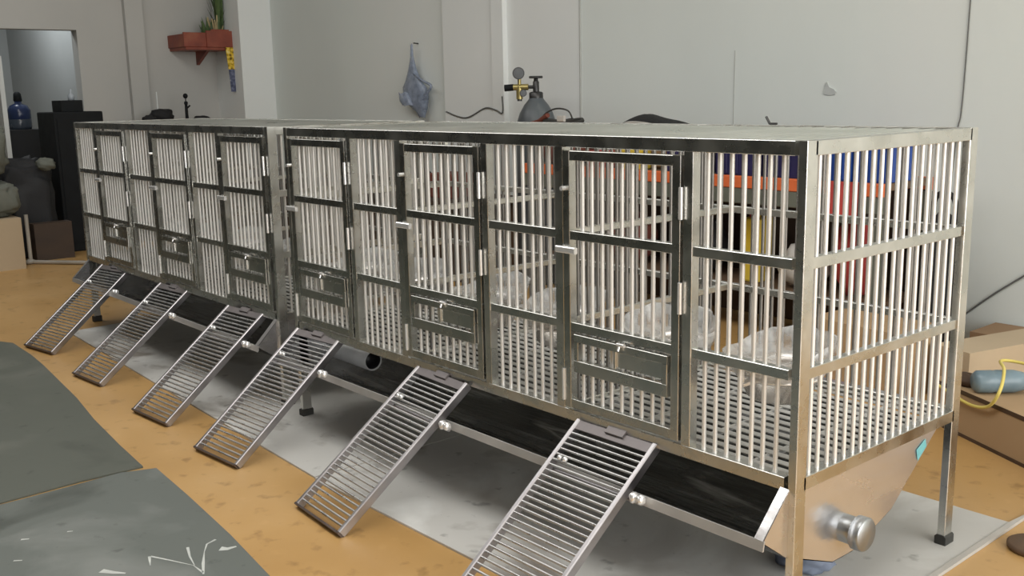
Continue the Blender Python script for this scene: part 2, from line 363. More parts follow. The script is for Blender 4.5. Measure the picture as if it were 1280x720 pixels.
DW = .318                                     # door width
def make_door(parent, x):
    """door leaf with its own frame, bars and a small feeding hatch; origin at its lower left corner"""
    t = .02; z0, z1 = .316, .868; fy = -.004
    b = MB()
    for a in (0, DW - t): b.box((a, fy, z0), (a + t, fy + t, z1), CH)
    for z in (z0, z1 - t): b.box((t, fy + .001, z), (DW - t, fy + t - .001, z + t), CH)
    for z in (ZM - .009, ZL - .010): b.box((t, fy + .001, z), (DW - t, fy + t - .001, z + .019), CH)
    d = b.build('door', 'door_steel', parent, (x, 0, 0))
    b = MB(); vbars(b, t, DW - t, 9, .008, z0 + t, z1 - t, .0044); b.build('door_bars', 'bar', d)
    # feeding hatch
    b = MB(); hx0, hx1 = .036, DW - t - .004
    b.box((hx0, -.010, .466), (hx1, .003, .483), CH); b.box((hx0, -.010, .400), (hx1, .003, .426), CH)
    b.box((hx0, -.010, .426), (hx0 + .012, .003, .466), CH); b.box((hx1 - .014, -.010, .426), (hx1, .003, .466), CH)
    h = b.build('feeding_hatch', 'door_steel', d)
    b = MB(); b.box((.155, -.0035, .433), (hx1 - .014, -.0015, .466)); b.box((.150, -.008, .430), (.156, -.001, .466), .001)
    b.build('hatch_plate', 'frame', d)
    b = MB(); b.rod((.165, -.013, .484), (.185, -.013, .484), .004); b.rod((.172, -.013, .484), (.172, -.018, .472), .003)
    b.build('hatch_latch', 'chrome', d)
    for z in (.60, .78):
        b = MB(); b.rod((DW + .003, -.006, z - .03), (DW + .003, -.006, z + .03), .0045); b.build('hinge', 'chrome', d)
    b = MB(); b.box((-.012, -.016, .655), (.045, -.006, .669), .002); b.build('latch', 'chrome', d)
    b = MB(); b.rod((.006, -.004, .79), (.006, -.014, .79), .005); b.build('stud', 'chrome', d)
    b = MB(); b.box((-.004, -.008, .33), (.002, -.002, .40), .001); b.build('bolt', 'chrome', d)
    return d

def make_cage(name, label, loc, rz, mirrored, inlet):
    root = thing(name, label, 'cage', loc, rz)
    # corner posts reaching the floor
    for x in (0, L - TB):
        for y in (0, D - TB):
            PW, PD = .017, .031
            xa = x if x == 0 else x + TB - PW; ya = y if y == 0 else y + TB - PD
            b = MB(); b.box((xa, ya, .012), (xa + PW, ya + PD, H), CH)
            p = b.build('corner_post', 'frame', root)
            b = MB(); b.box((xa - .004, ya - .003, 0), (xa + PW + .004, ya + PD + .003, .026), .003); b.build('foot_cap', 'rubber', p)
    def rail(a, c, m='frame'):
        b = MB(); b.box(a, c, CH); return b.build('rail', m, root)
    z0 = LEG - .012
    for y in (0, D - TB):
        rail((TB, y, z0), (L - TB, y + TB, z0 + TB)); rail((TB, y, H - TB), (L - TB, y + TB, H))
    for x in (0, L - TB):
        rail((x, TB, z0), (x + TB, D - TB, z0 + TB)); rail((x, TB, H - TB), (x + TB, D - TB, H))
        for z in (ZM, ZL): rail((x + .004, TB, z - .01), (x + TB - .004, D - TB, z + .01))
    for z in (ZM, ZL): rail((TB, D - .02, z - .008), (L - TB, D - .004, z + .008))
    # bays of the front
    xs = []
    for k in range(3):
        c0, c1 = .6 * k, .6 * (k + 1)
        l = c0 + (TB if k == 0 else TB / 2); r = c1 - (TB if k == 2 else TB / 2)
        if mirrored: m_ = r - DW - .008; xs.append(('p', l, m_ - .022)); xs.append(('d', m_, r)); posts = m_ - .022
        else: m_ = l + DW + .008; xs.append(('d', l, m_)); xs.append(('p', m_ + .022, r)); posts = m_
        b = MB(); b.box((posts, 0, z0 + TB), (posts + .022, .022, H - TB), CH); b.build('front_post', 'frame', root)
        if k < 2:
            b = MB(); b.box((c1 - TB / 2, 0, z0 + TB), (c1 + TB / 2, TB, H - TB), CH); b.build('front_post', 'frame', root)
    first = None
    for kind, l, r in xs:
        if kind == 'd':
            if DOOR[0] is None: DOOR[0] = make_door(root, l + .004)
            else:
                d = copy_tree(DOOR[0], root); d.location = (l + .004, 0, 0)
        else:
            rail((l, .002, ZM - .010), (r, .020, ZM + .009)); rail((l, .002, ZL - .010), (r, .020, ZL + .009))
            b = MB(); vbars(b, l, r, 7, .011, z0 + TB, H - TB, .0044); b.build('front_panel_bars', 'bar', root)
    for x in (.0125, L - .0125):
        b = MB(); vbars_y(b, x, TB, D - TB, 18, z0 + TB, H - TB, .0043); b.build('end_panel_bars', 'bar', root)
    b = MB(); vbars(b, TB, L - TB, 54, D - .012, z0 + TB, H - TB); b.build('back_panel_bars', 'bar_shaded', root)
    for x in (.6, 1.2):
        b = MB()
        for z in (z0 + .02, ZM, ZL, H - .02): b.bar((x, TB, z), (x, D - TB, z), .014, .016, c=.002)
        p = b.build('divider', 'frame', root)
        b = MB(); vbars_y(b, x, TB, D - TB, 17, z0 + .02, H - .02); b.build('divider_bars', 'bar_shaded', p)
    b = MB()
    n = 48
    for i in range(n):
        x = TB + (L - 2 * TB) * (i + .5) / n
        b.rod((x, .01, H - .006), (x, D - .01, H - .006), .0042, 8, cap=False)
    for y in (.2, .4): b.box((TB, y - .008, H - .024), (L - TB, y + .008, H - .010), .002)
    b.build('top_grille', 'roofbar', root)
    b = MB(); n = 17; p_ = (D - 2 * TB) / n
    for i in range(n):
        y = TB + p_ * (i + .5)
        b.box((.01, y - .0085, .3022), (L - .01, y + .0085, .304))
    for x in [.15 * k + .02 for k in range(12)]: b.box((x, TB, .292), (x + .006, D - TB, .3022))
    b.build('floor_grate', 'slat', root)
    # V-shaped waste trough under the floor, its lip standing out in front
    prof = [(-.072, .213), (.0, .163), (.15, .105), (.22, .105), (.36, .150), (.54, .288)]
    x0, x1 = .016, L - .014
    b = MB(); vs = [(x0, y, z) for y, z in prof] + [(x1, y, z) for y, z in prof]; n = len(prof)
    vs += [(x0, y, z - .003) for y, z in prof] + [(x1, y, z - .003) for y, z in prof]
    b.add(vs, [(i, n + i, n + i + 1, i + 1) for i in range(n - 1)] + [(2 * n + i, 2 * n + i + 1, 3 * n + i + 1, 3 * n + i) for i in range(n - 1)])
    tr = b.build('waste_trough', 'trough', root)
    b = MB(); b.prism([(-.071, .216), (-.074, .216), (-.078, .198), (-.074, .198)], x0 - .003, x1 + .003, 'x'); b.build('trough_lip', 'lip', tr)
    for x, s in ((x0, 1), (x1, -1)):
        b = MB(); poly = [(-.074, .213), (-.004, .163), (.0, .1625), (.15, .104), (.22, .104), (.36, .149), (.545, .289), (.0, .289)]
        b.prism(poly, x - .001, x + .001, 'x')
        b.add([(x, -.074, .216), (x, .0, .290), (x + .018 * s, .0, .291), (x + .018 * s, -.074, .217)], [(0, 1, 2, 3)])
        b.build('trough_end_plate', 'sheet', tr)
    b = MB(); py, pz, r = .185, .162, .027
    b.lathe([(r - .004, -.01), (r - .004, .042), (r, .042), (r, -.01)], (x1, py, pz), 'x', 24)
    b.lathe([(r - .003, .028), (r + .006, .028), (r + .006, .046), (r + .003, .049), (0, .049)], (x1, py, pz), 'x', 24)
    b.build('drain_pipe', 'pipe', tr)
    if inlet:
        b = MB(); r = .031; py, pz = .125, .204
        b.lathe([(r, -.03), (r, .225), (r - .004, .225), (r - .004, -.03)], (x0, py, pz), 'x', 24); b.lathe([(0, .17), (r - .003, .17)], (x0, py, pz), 'x', 24); b.build('inlet_pipe', 'palemetal', tr)
        b = MB(); b.lathe([(r - .0045, .222), (r - .0045, .172), (0, .171)], (x0, py, pz), 'x', 24); b.build('pipe_mouth_shade', 'darkmetal', tr)  # dark liner standing for the shade inside the open pipe
    for x, nm in ((x1 + .001, 0),):
        if not mirrored:
            b = MB(); b.add([(x + .002, .452, .226), (x + .002, .486, .250), (x + .002, .480, .268), (x + .002, .444, .252)], [(0, 1, 2, 3)]); b.build('sticker', 'cyan', tr)
    return root
DOOR = [None]
CA = make_cage('animal_cage', 'steel barred cage nearer the camera, on the right, its barred end in full view', (-L, 0, 0), 0, False, True)
x2 = -1.79998 - .11863; yw = .00911; L2 = 1.8034
CB = make_cage('animal_cage', 'steel barred cage at the far left, standing end to end behind the nearer one', (x2 - L * math.cos(yw), .00773 - L * math.sin(yw), 0), yw, True, False)

# ------------------------------------------------------------------ bowls wrapped in film, one behind each door and each fixed panel
def make_bowl():
    root = thing('feeding_bowl', 'x', 'bowl', (0, 0, 0))
    b = MB(); b.lathe([(0, 0), (.052, 0), (.060, .006), (.078, .05), (.088, .064), (.092, .066), (.092, .069), (.086, .068), (.075, .052), (.056, .010), (0, .008)], n=32)
    b.build('bowl_body', 'bowl', root)
    b = MB(); b.lathe([(.078, .048), (.081, .044), (.083, .048), (.081, .052), (.078, .048)], n=24)
    b.bar((0, -.082, .048), (0, -.118, .048), .012, .006); b.bar((0, -.116, .050), (0, -.116, .085), .012, .004)
    b.build('holder_ring', 'chrome', root)
    b = MB(); random.seed(3); nu = 32; vs = []
    prof = [(.080, .046), (.090, .058), (.098, .078), (.104, .098), (.100, .101), (.090, .082), (.078, .074), (.055, .070), (.030, .074), (.006, .071)]
    for j, (r, z) in enumerate(prof):
        for i in range(nu):
            a = 2 * PI * i / nu
            hexa = 1 + .05 * math.cos(6 * a) * (1 if j in (2, 3, 4) else .3)
            q = noise.noise(Vector((math.cos(a) * 2, math.sin(a) * 2, j * .5)))
            lift = (.022 * math.sin(a) + .012 * q) if j in (2, 3, 4) else .010 * q
            vs.append((math.cos(a) * r * (hexa + .06 * q), math.sin(a) * r * (hexa + .06 * q), z + lift))
    nv = len(prof) - 1
    b.add(vs, [(j * nu + i, j * nu + (i + 1) % nu, (j + 1) * nu + (i + 1) % nu, (j + 1) * nu + i) for j in range(nv) for i in range(nu)])
    b.build('plastic_wrap', 'wrap', root)
    return root
BW = make_bowl()
BZ, BY = .405, .135
spots = []
ordn = ['left-hand', 'middle', 'right-hand']
for k in range(3):
    spots.append((-L + .6 * k + .012 + DW / 2 + .02, BY, 'film-wrapped steel bowl behind the %s door of the nearer cage' % ordn[k]))
    spots.append((-L + .6 * k + .465, BY, 'film-wrapped steel bowl behind the %s fixed bar panel of the nearer cage' % ordn[k]))
for k in range(3):
    spots.append((x2 - L + .6 * k + .14, BY, 'film-wrapped steel bowl behind the %s fixed bar panel of the far cage' % ordn[k]))
    spots.append((x2 - L + .6 * k + .425, BY, 'film-wrapped steel bowl behind the %s door of the far cage' % ordn[k]))
for i, (x, y, lab) in enumerate(spots):
    o = BW if i == 0 else copy_tree(BW)
    o.location = (x, y, BZ); o['label'] = lab; o['group'] = 'film-wrapped bowls inside the cages'
    for ch in o.children:
        if ch.name.startswith('plastic_wrap'): ch.rotation_euler = (0, 0, .5 * math.sin(i * 2.1))

# ------------------------------------------------------------------ ramps
RW, RT = .226, .022
def make_ramp():
    """local frame: x across, y along the slope from the hooked top (0) down to the foot (-RL), z up from the running surface"""
    root = thing('ladder_ramp', 'x', 'ramp')
    for s in (0, RW - .011):
        b = MB(); b.box((s, -RL, -RT), (s + .011, 0, 0), .002); b.build('side_rail', 'ramp', root)
    b = MB(); b.box((.011, -.024, -.006), (RW - .011, 0, -.002), .001); b.box((RW * .5 - .02, -.012, -.002), (RW * .5 + .03, .006, .003), .001); b.build('top_plate', 'ramptop', root)
    b = MB(); b.box((0, -RL - .003, -RT - .004), (RW, -RL + .003, .001), .001); b.build('foot_plate', 'darkramp', root)
    n = 30
    for i in range(n):
        y = -.034 - (RL - .052) * i / (n - 1)
        b = MB(); b.rod((.009, y, -.005), (RW - .009, y, -.005), .0030, 8); b.build('rung', 'rung', root)
    b = MB(); b.rod((-.012, -.118, -RT - .006), (RW + .03, -.118, -RT - .006), .005); b.build('hook_bar', 'ramp', root)
    for x, r in ((RW + .018, .011), (RW + .036, .010), (.030, .006), (.046, .006)):
        b = MB()
        if r > .008: b.blob((x, -.118, -RT * .6), (r * .8, r, r * 1.1), .25, 2, x * 30, 12, 8)
        else: b.blob((x, -.10, .001), (r, r, r), .1, 2, 1, 10, 8)
        b.build('clip', 'chrome', root)
    return root
M['darkramp'] = mat('ramp_foot_steel', ((.16, .13, .12), (.24, .20, .19)), scale=12, rough=(.3, .5), metal=.8)
TOP, FOOT = (0.0, .296), (-.366, .014)
RL = math.hypot(TOP[0] - FOOT[0], TOP[1] - FOOT[1]); SL = math.atan2(TOP[1] - FOOT[1], TOP[0] - FOOT[0])
RP = make_ramp()
rx = [(-3.372, -3.305, 'farthest ladder ramp, hooked to the left end of the far cage'),
      (-2.740, -2.705, 'ladder ramp below the middle door of the far cage'),
      (-2.140, -2.107, 'ladder ramp below the door nearest the gap, on the far cage'),
      (-1.655, -1.622, 'ladder ramp below the left door of the nearer cage, just right of the gap'),
      (-1.036, -1.056, 'ladder ramp below the middle door of the nearer cage, standing on the orange floor'),
      (-.433, -.430, 'largest ladder ramp, below the right door of the nearer cage, foot cut off')]
for i, (xt, xb, lab) in enumerate(rx):
    o = RP if i == 0 else copy_tree(RP)
    lat = xt - xb
    yaw = math.atan2(-(lat), .366)
    o.rotation_mode = 'XYZ'
    o.matrix_world = Matrix.Translation((xt, -.004, TOP[1])) @ Matrix.Rotation(yaw, 4, 'Z') @ Matrix.Rotation(SL, 4, 'X') @ Matrix.Translation((-RW / 2, 0, 0))
    o['label'] = lab; o['group'] = 'steel ladder ramps leaning from the cages to the floor'

# ------------------------------------------------------------------ sheets on the floor
b = MB(); b.prism([(-1.30, -.235), (.055, -.205), (.045, .79), (-1.29, .775)], .0005, .0055)
one('floor_board', 'dusty grey board under the nearer cage, at the right', 'board', b, 'board', 'dusty grey boards under the cages')
b = MB(); b.prism([(-3.56, -.165), (-1.305, -.232), (-1.295, .775), (-3.60, .76)], .0005, .0055)
one('floor_board', 'dusty grey board reaching left under the far cage', 'board', b, 'board', 'dusty grey boards under the cages')
b = MB(); b.prism([(.052, -.2), (.064, -.2), (.056, .92), (.044, .79)], .0005, .008)
one('edge_strip', 'pale narrow strip along the right edge of the grey board', 'strip', b, 'ivory')

b = MB(); b.prism([(-1.666, -.515), (-1.426, -.529), (-1.128, -.552), (-.896, -.578), (-.5, -.62), (.2, -.70), (.2, -4.4), (-1.67, -4.4), (-1.69, -.85), (-1.70, -.6)], .0005, .004)
m1 = one('floor_mat', 'grey-green floor mat with white scrawled paint, in the lower left corner', 'mat', b, 'mat')
z = .0046
for pts, w in (([(-1.143, -.734), (-1.120, -.742), (-1.099, -.749)], .007), ([(-1.142, -.732), (-1.092, -.707), (-1.035, -.680), (-.99, -.678)], .006),
               ([(-1.129, -.653), (-1.082, -.668), (-1.033, -.678)], .007), ([(-1.124, -.589), (-1.115, -.614), (-1.081, -.635), (-1.03, -.66), (-.981, -.681)], .007),
               ([(-1.072, -.602), (-1.060, -.590), (-1.058, -.570)], .022), ([(-1.146, -.837), (-1.120, -.82), (-1.099, -.802)], .018),
               ([(-1.328, -.964), (-1.317, -.949)], .006), ([(-1.433, -.921), (-1.424, -.906)], .008), ([(-1.404, -.828), (-1.398, -.817)], .005)):
    b = MB(); b.ribbon(pts, w, z); b.build('paint_stroke', 'chalk', m1)
b = MB(); b.prism([(-3.60, -.44), (-3.517, -.402), (-3.244, -.404), (-3.055, -.415), (-2.504, -.462), (-2.223, -.497), (-1.923, -.523), (-1.702, -.538), (-1.712, -.695), (-1.70, -.95), (-1.70, -4.4), (-6.3, -4.4), (-6.3, -.75)], .0005, .005)
one('floor_mat', 'dark green floor mat at the left edge, beyond the paint-marked one', 'mat', b, 'mat2')

# ------------------------------------------------------------------ storage rack behind the nearer cage
rk = thing('storage_rack', 'rack with an orange front beam standing against the wall behind the nearer cage', 'rack', (0, 0, 0))
RX0, RX1, RY0, RY1 = -2.74, -.86, 1.76, 2.14
for x in (RX0, RX1 - .04):
    for y in (RY0 + .03, RY1 - .04):
        b = MB(); b.box((x, y, 0), (x + .04, y + .04, .60), .003); b.build('post', 'greypaint', rk)
b = MB(); b.box((RX0, RY0, .606), (RX1, RY0 + .03, .652), .003); b.build('front_beam', 'orange', rk)
b = MB(); b.box((RX0, RY0 + .004, .545), (RX1, RY0 + .03, .606), .003); b.build('apron', 'greypaint', rk)
b = MB(); b.box((RX0, RY1 - .03, .606), (RX1, RY1, .652), .003); b.build('rear_beam', 'orange', rk)
b = MB(); b.box((RX0, RY0 + .03, .625), (RX1, RY1 - .03, .650)); b.build('top_shelf', 'wood', rk)
b = MB(); b.box((RX0 + .04, RY0 + .07, .19), (RX1 - .04, RY1 - .01, .21)); b.build('lower_shelf', 'wood', rk)
b = MB(); b.box((RX0 + .02, RY1 - .008, .02), (RX1 - .02, RY1, .606)); b.build('shelf_shade_board', 'brownpan', rk)  # dark sheet added to stand for the shade beneath the shelf
def crate(x, y, z, w, d, h, m, lab, cat='crate', group=None, nm='plastic_crate'):
    r = thing(nm, lab, cat, (x, y, z), 0, group)
    b = MB(); t = .008
    b.box((0, 0, 0), (w, d, t)); b.box((0, 0, t), (w, t, h)); b.box((0, d - t, t), (w, d, h)); b.box((0, t, t), (t, d - t, h)); b.box((w - t, t, t), (w, d - t, h))
    b.build('crate_body', m, r)
    b = MB(); b.box((-.006, -.006, h - .018), (w + .006, .004, h), .002); b.box((-.006, d - .004, h - .018), (w + .006, d + .006, h), .002)
    b.box((-.006, .004, h - .018), (.004, d - .004, h), .002); b.box((w - .004, .004, h - .018), (w + .006, d - .004, h), .002)
    b.build('rim', m, r)
    b = MB()
    for i in range(3): b.box((w * (i + 1) / 4 - .006, -.005, .006), (w * (i + 1) / 4 + .006, 0, h - .018), .001)
    b.build('rib', m, r)
    return r
G = 'plastic crates on the orange rack'
crate(-.985, 1.80, .652, .12, .22, .135, 'blue', 'bright blue crate at the right end of the orange rack', group=G)
crate(-1.125, 1.80, .652, .125, .22, .150, 'blue', 'bright blue crate second from the right end of the orange rack', group=G)
crate(-1.36, 1.80, .652, .20, .24, .125, 'navy', 'navy crate on the rack beside the bright blue ones', group=G)
crate(-1.60, 1.80, .652, .20, .24, .13, 'navy', 'navy crate in the middle of the orange rack', group=G)
crate(-1.86, 1.80, .652, .21, .24, .115, 'navy', 'navy crate on the rack below the black bag', group=G)
b = MB(); b.box((-2.13, 1.77, .652), (-2.00, 1.86, .735)); one('small_box', 'yellow-orange box on the rack, left of the navy crates', 'box', b, 'yellow', bevel=.004)
b = MB(); b.box((-2.31, 1.77, .652), (-2.16, 1.86, .725)); one('small_box', 'red box on the rack, left of the yellow-orange one', 'box', b, 'red', bevel=.004)
b = MB(); b.blob((-2.58, 1.92, .72), (.14, .12, .10), .12, 2, 4, flat=.652); one('cloth_bundle', 'maroon cloth bundle on the left end of the orange rack', 'cloth', b, 'maroon')
# black bag lying over the crates
b = MB(); pts = []
nx, ny = 26, 12; vs = []
for j in range(ny + 1):
    for i in range(nx + 1):
        u, v = i / nx, j / ny
        x = -2.24 + .50 * u
        ridge = math.sin(PI * min(1, u / .62) * .5) if u < .28 else max(0, 1 - ((u - .28) / .72)) ** .9
        hgt = (.085 if u < .28 else .085) * (math.sin(PI / 2 * u / .28) ** .6 if u < .28 else ridge)
        zz = .800 + hgt * (math.sin(PI * (v * .9 + .05)) ** .5) + .006 * noise.noise(Vector((x * 9, v * 5, 1)))
        vs.append((x, 1.84 + .22 * v, zz))
top = len(vs)
vs += [(p[0], p[1], .770) for p in vs]
b = MB(); w = nx + 1
b.add(vs, [(j * w + i, j * w + i + 1, (j + 1) * w + i + 1, (j + 1) * w + i) for j in range(ny) for i in range(nx)], True)
b.add(vs, [(top + j * w + i, top + (j + 1) * w + i, top + (j + 1) * w + i + 1, top + j * w + i + 1) for j in range(ny) for i in range(nx)])
b.add(vs, [(i, top + i, top + i + 1, i + 1) for i in range(nx)] + [(ny * w + i, ny * w + i + 1, top + ny * w + i + 1, top + ny * w + i) for i in range(nx)])
b.add(vs, [(j * w, (j + 1) * w, top + (j + 1) * w, top + j * w) for j in range(ny)] + [(j * w + nx, top + j * w + nx, top + (j + 1) * w + nx, (j + 1) * w + nx) for j in range(ny)])
bagroot = thing('black_bag', 'long black soft bag lying on the rack, its humped top above the cage roof', 'bag', (0, 0, 0))
b.build('bag_body', 'black', bagroot)
b = MB(); b.tube(spline([(-2.20, 1.85, .80), (-2.13, 1.838, .846), (-2.0, 1.836, .845), (-1.88, 1.838, .82), (-1.77, 1.845, .80)]), .006, 6); b.build('strap', 'ivory', bagroot)
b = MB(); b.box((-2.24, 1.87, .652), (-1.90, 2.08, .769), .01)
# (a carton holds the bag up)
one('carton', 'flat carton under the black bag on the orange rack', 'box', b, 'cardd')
# things under the rack shelf
j = thing('jerrycan', 'tall yellow jerrycan on the lower shelf of the orange rack', 'can', (-1.50, 1.95, .21))
b = MB(); b.box((-.05, -.06, 0), (.05, .06, .26), .014); b.build('can_body', 'yellow', j, bevel=.01)
b = MB(); b.rod((-.02, 0, .26), (-.02, 0, .295), .018, 12); b.build('cap', 'red', j)
b = MB(); b.tube(spline([(.0, 0, .26), (.015, 0, .285), (.035, 0, .285), (.045, 0, .26)]), .008, 8); b.build('handle', 'yellow', j)
b = MB(); nx, nz = 12, 10; vs = []
for jz in range(nz + 1):
    for i in range(nx + 1):
        vs.append((-1.065 + .135 * i / nx, 1.752 - .014 * abs(math.sin(i * .9)) - .004 * jz / nz, .655 - .125 * jz / nz * (1 + .1 * math.sin(i))))
b = MB(); b.add(vs, [(q * 13 + i, q * 13 + i + 1, (q + 1) * 13 + i + 1, (q + 1) * 13 + i) for q in range(nz) for i in range(nx)], True)
one('red_rag', 'red rag hanging over the right end of the orange beam', 'rag', b, 'red')
b = MB(); b.blob((-1.04, 1.93, .36), (.09, .08, .15), .15, 2, 8, flat=.211); one('red_bag', 'dark red bag on the lower shelf below the hanging rag', 'bag', b, 'red')
b = MB(); b.blob((-1.26, 1.93, .30), (.10, .08, .09), .2, 2, 3, flat=.211); one('white_bundle', 'off-white bundle on the lower shelf of the orange rack', 'cloth', b, 'ivory')
b = MB(); b.blob((-1.80, 1.95, .33), (.14, .09, .12), .15, 2, 5, flat=.211); one('dark_bundle', 'black cloth bundle on the lower shelf, left of the yellow jerrycan', 'cloth', b, 'black')
b = MB(); b.blob((-2.2, 1.95, .33), (.13, .09, .12), .15, 2, 6, flat=.211); one('brown_bundle', 'maroon bundle on the lower shelf, toward the left end of the rack', 'cloth', b, 'maroon')
t = thing('drill_case', 'black tool bag standing on the floor right of the rack', 'bag', (-.74, 1.98, 0))
b = MB(); b.blob((0, 0, .27), (.085, .09, .27), .12, 2, 9, flat=0.0); b.build('bag_body', 'black', t)
b = MB(); b.tube(spline([(-.05, 0, .50), (-.03, 0, .60), (.03, 0, .60), (.05, 0, .50)]), .010, 8); b.build('handle', 'black', t)
def carton(name, lab, loc, rz, w, d, h, m, flaps=(), seam=True, group=None, label_patch=False):
    r = thing(name, lab, 'box', loc, rz, group)
    b = MB(); b.box((0, 0, 0), (w, d, h)) if not flaps else None
    if flaps:
        t = .006
        b.box((0, 0, 0), (w, d, t)); b.box((0, 0, t), (w, t, h)); b.box((0, d - t, t), (w, d, h)); b.box((0, t, t), (t, d - t, h)); b.box((w - t, t, t), (w, d - t, h))
    b.build('box_body', m, r)
    for f in flaps:
        b = MB(); b.prism(f[0], f[1], f[2], 'x'); b.build('flap', m, r)
    if seam:
        b = MB(); b.box((.0, -.0015, h - .012), (w, -.0002, h + .0002)); b.box((.0, -.0015, 0), (w, -.0002, .010)); b.build('dark_edge', 'tape', r)
    return r
carton('carton', 'plain brown carton on the floor behind the right end of the nearer cage', (-.93, 1.46, 0), -.1, .34, .24, .225, 'card', seam=False)
# cartons on the right
RB = math.atan2(-.464, .886)
carton('carton', 'long brown carton at the right edge with dark bottom edge', (-.44, 1.352, 0), RB, .95, .17, .135, 'card')
carton('carton', 'pale brown carton just behind the grey bottle', (-.418, 1.545, 0), math.radians(74.6), .42, .14, .175, 'cardp', seam=False)
carton('carton', 'dark brown carton farthest back against the wall at the right', (-.64, 2.02, 0), 0, .7, .2, .125, 'cardd', seam=False)
bt = thing('plastic_bottle', 'grey-blue plastic bottle lying on the long carton at the right edge', 'bottle', (-.283, 1.282, .168), math.radians(48))
b = MB(); b.lathe([(0, 0), (.024, .001), (.031, .010), (.032, .05), (.030, .055), (.032, .06), (.032, .11), (.026, .135), (.012, .15), (.012, .165), (0, .165)], (0, 0, 0), 'x', 24); b.build('bottle_body', 'greybottle', bt)
b = MB(); b.lathe([(.0125, .152), (.015, .153), (.015, .168), (0, .169)], (0, 0, 0), 'x', 20); b.build('bottle_lid', 'blackpl', bt)
b = MB(); b.blob((-.335, 1.345, .150), (.05, .035, .020), .2, 2, 2, flat=.136); one('dark_rag', 'dark rag beside the grey bottle on the long carton', 'rag', b, 'tape')
b = MB(); b.tube(spline([(-.42, 1.325, .130), (-.344, 1.286, .118), (-.267, 1.247, .110), (-.205, 1.212, .130), (-.172, 1.196, .185), (-.205, 1.29, .215), (-.256, 1.385, .213), (-.225, 1.42, .209), (-.15, 1.41, .205), (-.05, 1.38, .19)]), .0045, 8)
one('yellow_hose', 'thin yellow hose looped over the cartons at the right edge', 'hose', b, 'yhose')

wb = thing('low_workbench', 'long low dark workbench along the wall, seen dimly through the cage bars', 'bench', (0, 0, 0))
b = MB(); b.box((-5.6, 1.72, .40), (-3.18, 2.16, .43), .003); b.build('bench_top', 'brownpan', wb)
b = MB(); b.box((-5.58, 1.75, 0), (-3.20, 1.77, .40)); b.build('front_board', 'brownpan', wb)
for x in (-5.58, -4.4, -3.25):
    b = MB(); b.box((x, 2.08, 0), (x + .05, 2.14, .40), .003); b.build('leg', 'wood', wb)
b = MB(); b.blob((-3.9, 1.92, .47), (.18, .12, .10), .2, 2, 51, flat=.431); one('dark_bundle', 'dark cloth bundle on the long low workbench', 'cloth', b, 'black')
b = MB(); b.box((-3.62, 1.80, .431), (-3.40, 2.0, .56)); one('small_box', 'maroon box on the right end of the low workbench', 'box', b, 'maroon', bevel=.004)

# ------------------------------------------------------------------ gas cylinder
g = thing('gas_cylinder', 'grey gas cylinder with regulator standing behind the nearer cage', 'cylinder', (-2.955, 2.05, 0))
b = MB(); b.lathe([(0, 0), (.10, 0), (.105, .01), (.105, .80), (.100, .84), (.085, .885), (.062, .925), (.040, .952), (.034, .962)], n=36); b.build('cylinder_body', 'cyl', g)
b = MB(); b.lathe([(.036, .958), (.036, .985), (.030, .99), (.018, .992)], n=20); b.build('neck_ring', 'darkmetal', g)
b = MB(); b.lathe([(.016, .985), (.016, 1.04), (.012, 1.045), (.010, 1.06)], n=16); b.rod((0, 0, 1.015), (-.06, -.05, 1.015), .009, 10)
v = b.build('valve', 'darkmetal', g)
b = MB(); b.lathe([(0, 1.058), (.034, 1.058), (.036, 1.064), (.034, 1.070), (0, 1.070)], n=20); b.build('hand_wheel', 'darkmetal', v)
rg = MB(); rg.rod((-.03, -.025, 1.015), (-.09, -.075, 1.015), .016, 14); rg.rod((-.066, -.055, .955), (-.066, -.055, 1.02), .017, 12); rg.rod((-.066, -.055, 1.02), (-.066, -.055, 1.065), .009, 10)
r_ = rg.build('regulator', 'brass', g)
def gauge(c, rad, mname):
    b = MB(); q = Vector((.763, -.646, 0)); c = Vector(c); b.rod(c, c + q * .018, rad, 20); o = b.build('gauge', mname, r_)
    b = MB(); b.rod(c + q * .0185, c + q * .0195, rad * .82, 20); b.build('dial', 'dial', o)
gauge((-.066, -.06, 1.085), .031, 'darkmetal')
gauge((-.048, -.045, .985), .018, 'darkmetal')
b = MB(); b.rod((-.09, -.075, 1.015), (-.125, -.105, 1.012), .017, 12); b.build('adjusting_knob', 'blackpl', r_)
b = MB(); b.rod((-.066, -.055, .945), (-.066, -.055, .957), .012, 12); b.build('outlet', 'darkmetal', r_)
# hose coil beside it
h = thing('hose_coil', 'black rubber hose coiled on the maroon bundle beside the gas cylinder', 'hose', (0, 0, 0))
pts = []
for k in range(60):
    a = k * .42; pts.append((-2.62 + .11 * math.cos(a), 1.92 + .08 * math.sin(a), .825 + .030 * (k / 60) + .006 * math.sin(a * 2.3)))
b = MB(); b.tube(pts, .010, 8); b.build('coil', 'rubber', h)
b = MB(); b.tube(spline([(-2.72, 1.88, .85), (-2.66, 1.84, .885), (-2.58, 1.84, .91), (-2.51, 1.85, .90), (-2.49, 1.86, .86)]), .004, 6); b.build('loose_end', 'rubber', h)
b = MB(); b.rod((-2.73, 1.86, .845), (-2.64, 1.84, .88), .012, 10); b.rod((-2.73, 1.86, .845), (-2.80, 1.86, .83), .014, 10); b.build('red_grip', 'maroon', h)
b = MB(); b.box((-2.555, 1.82, .850), (-2.51, 1.835, .878), .003); b.build('pale_tag', 'ivory', h)

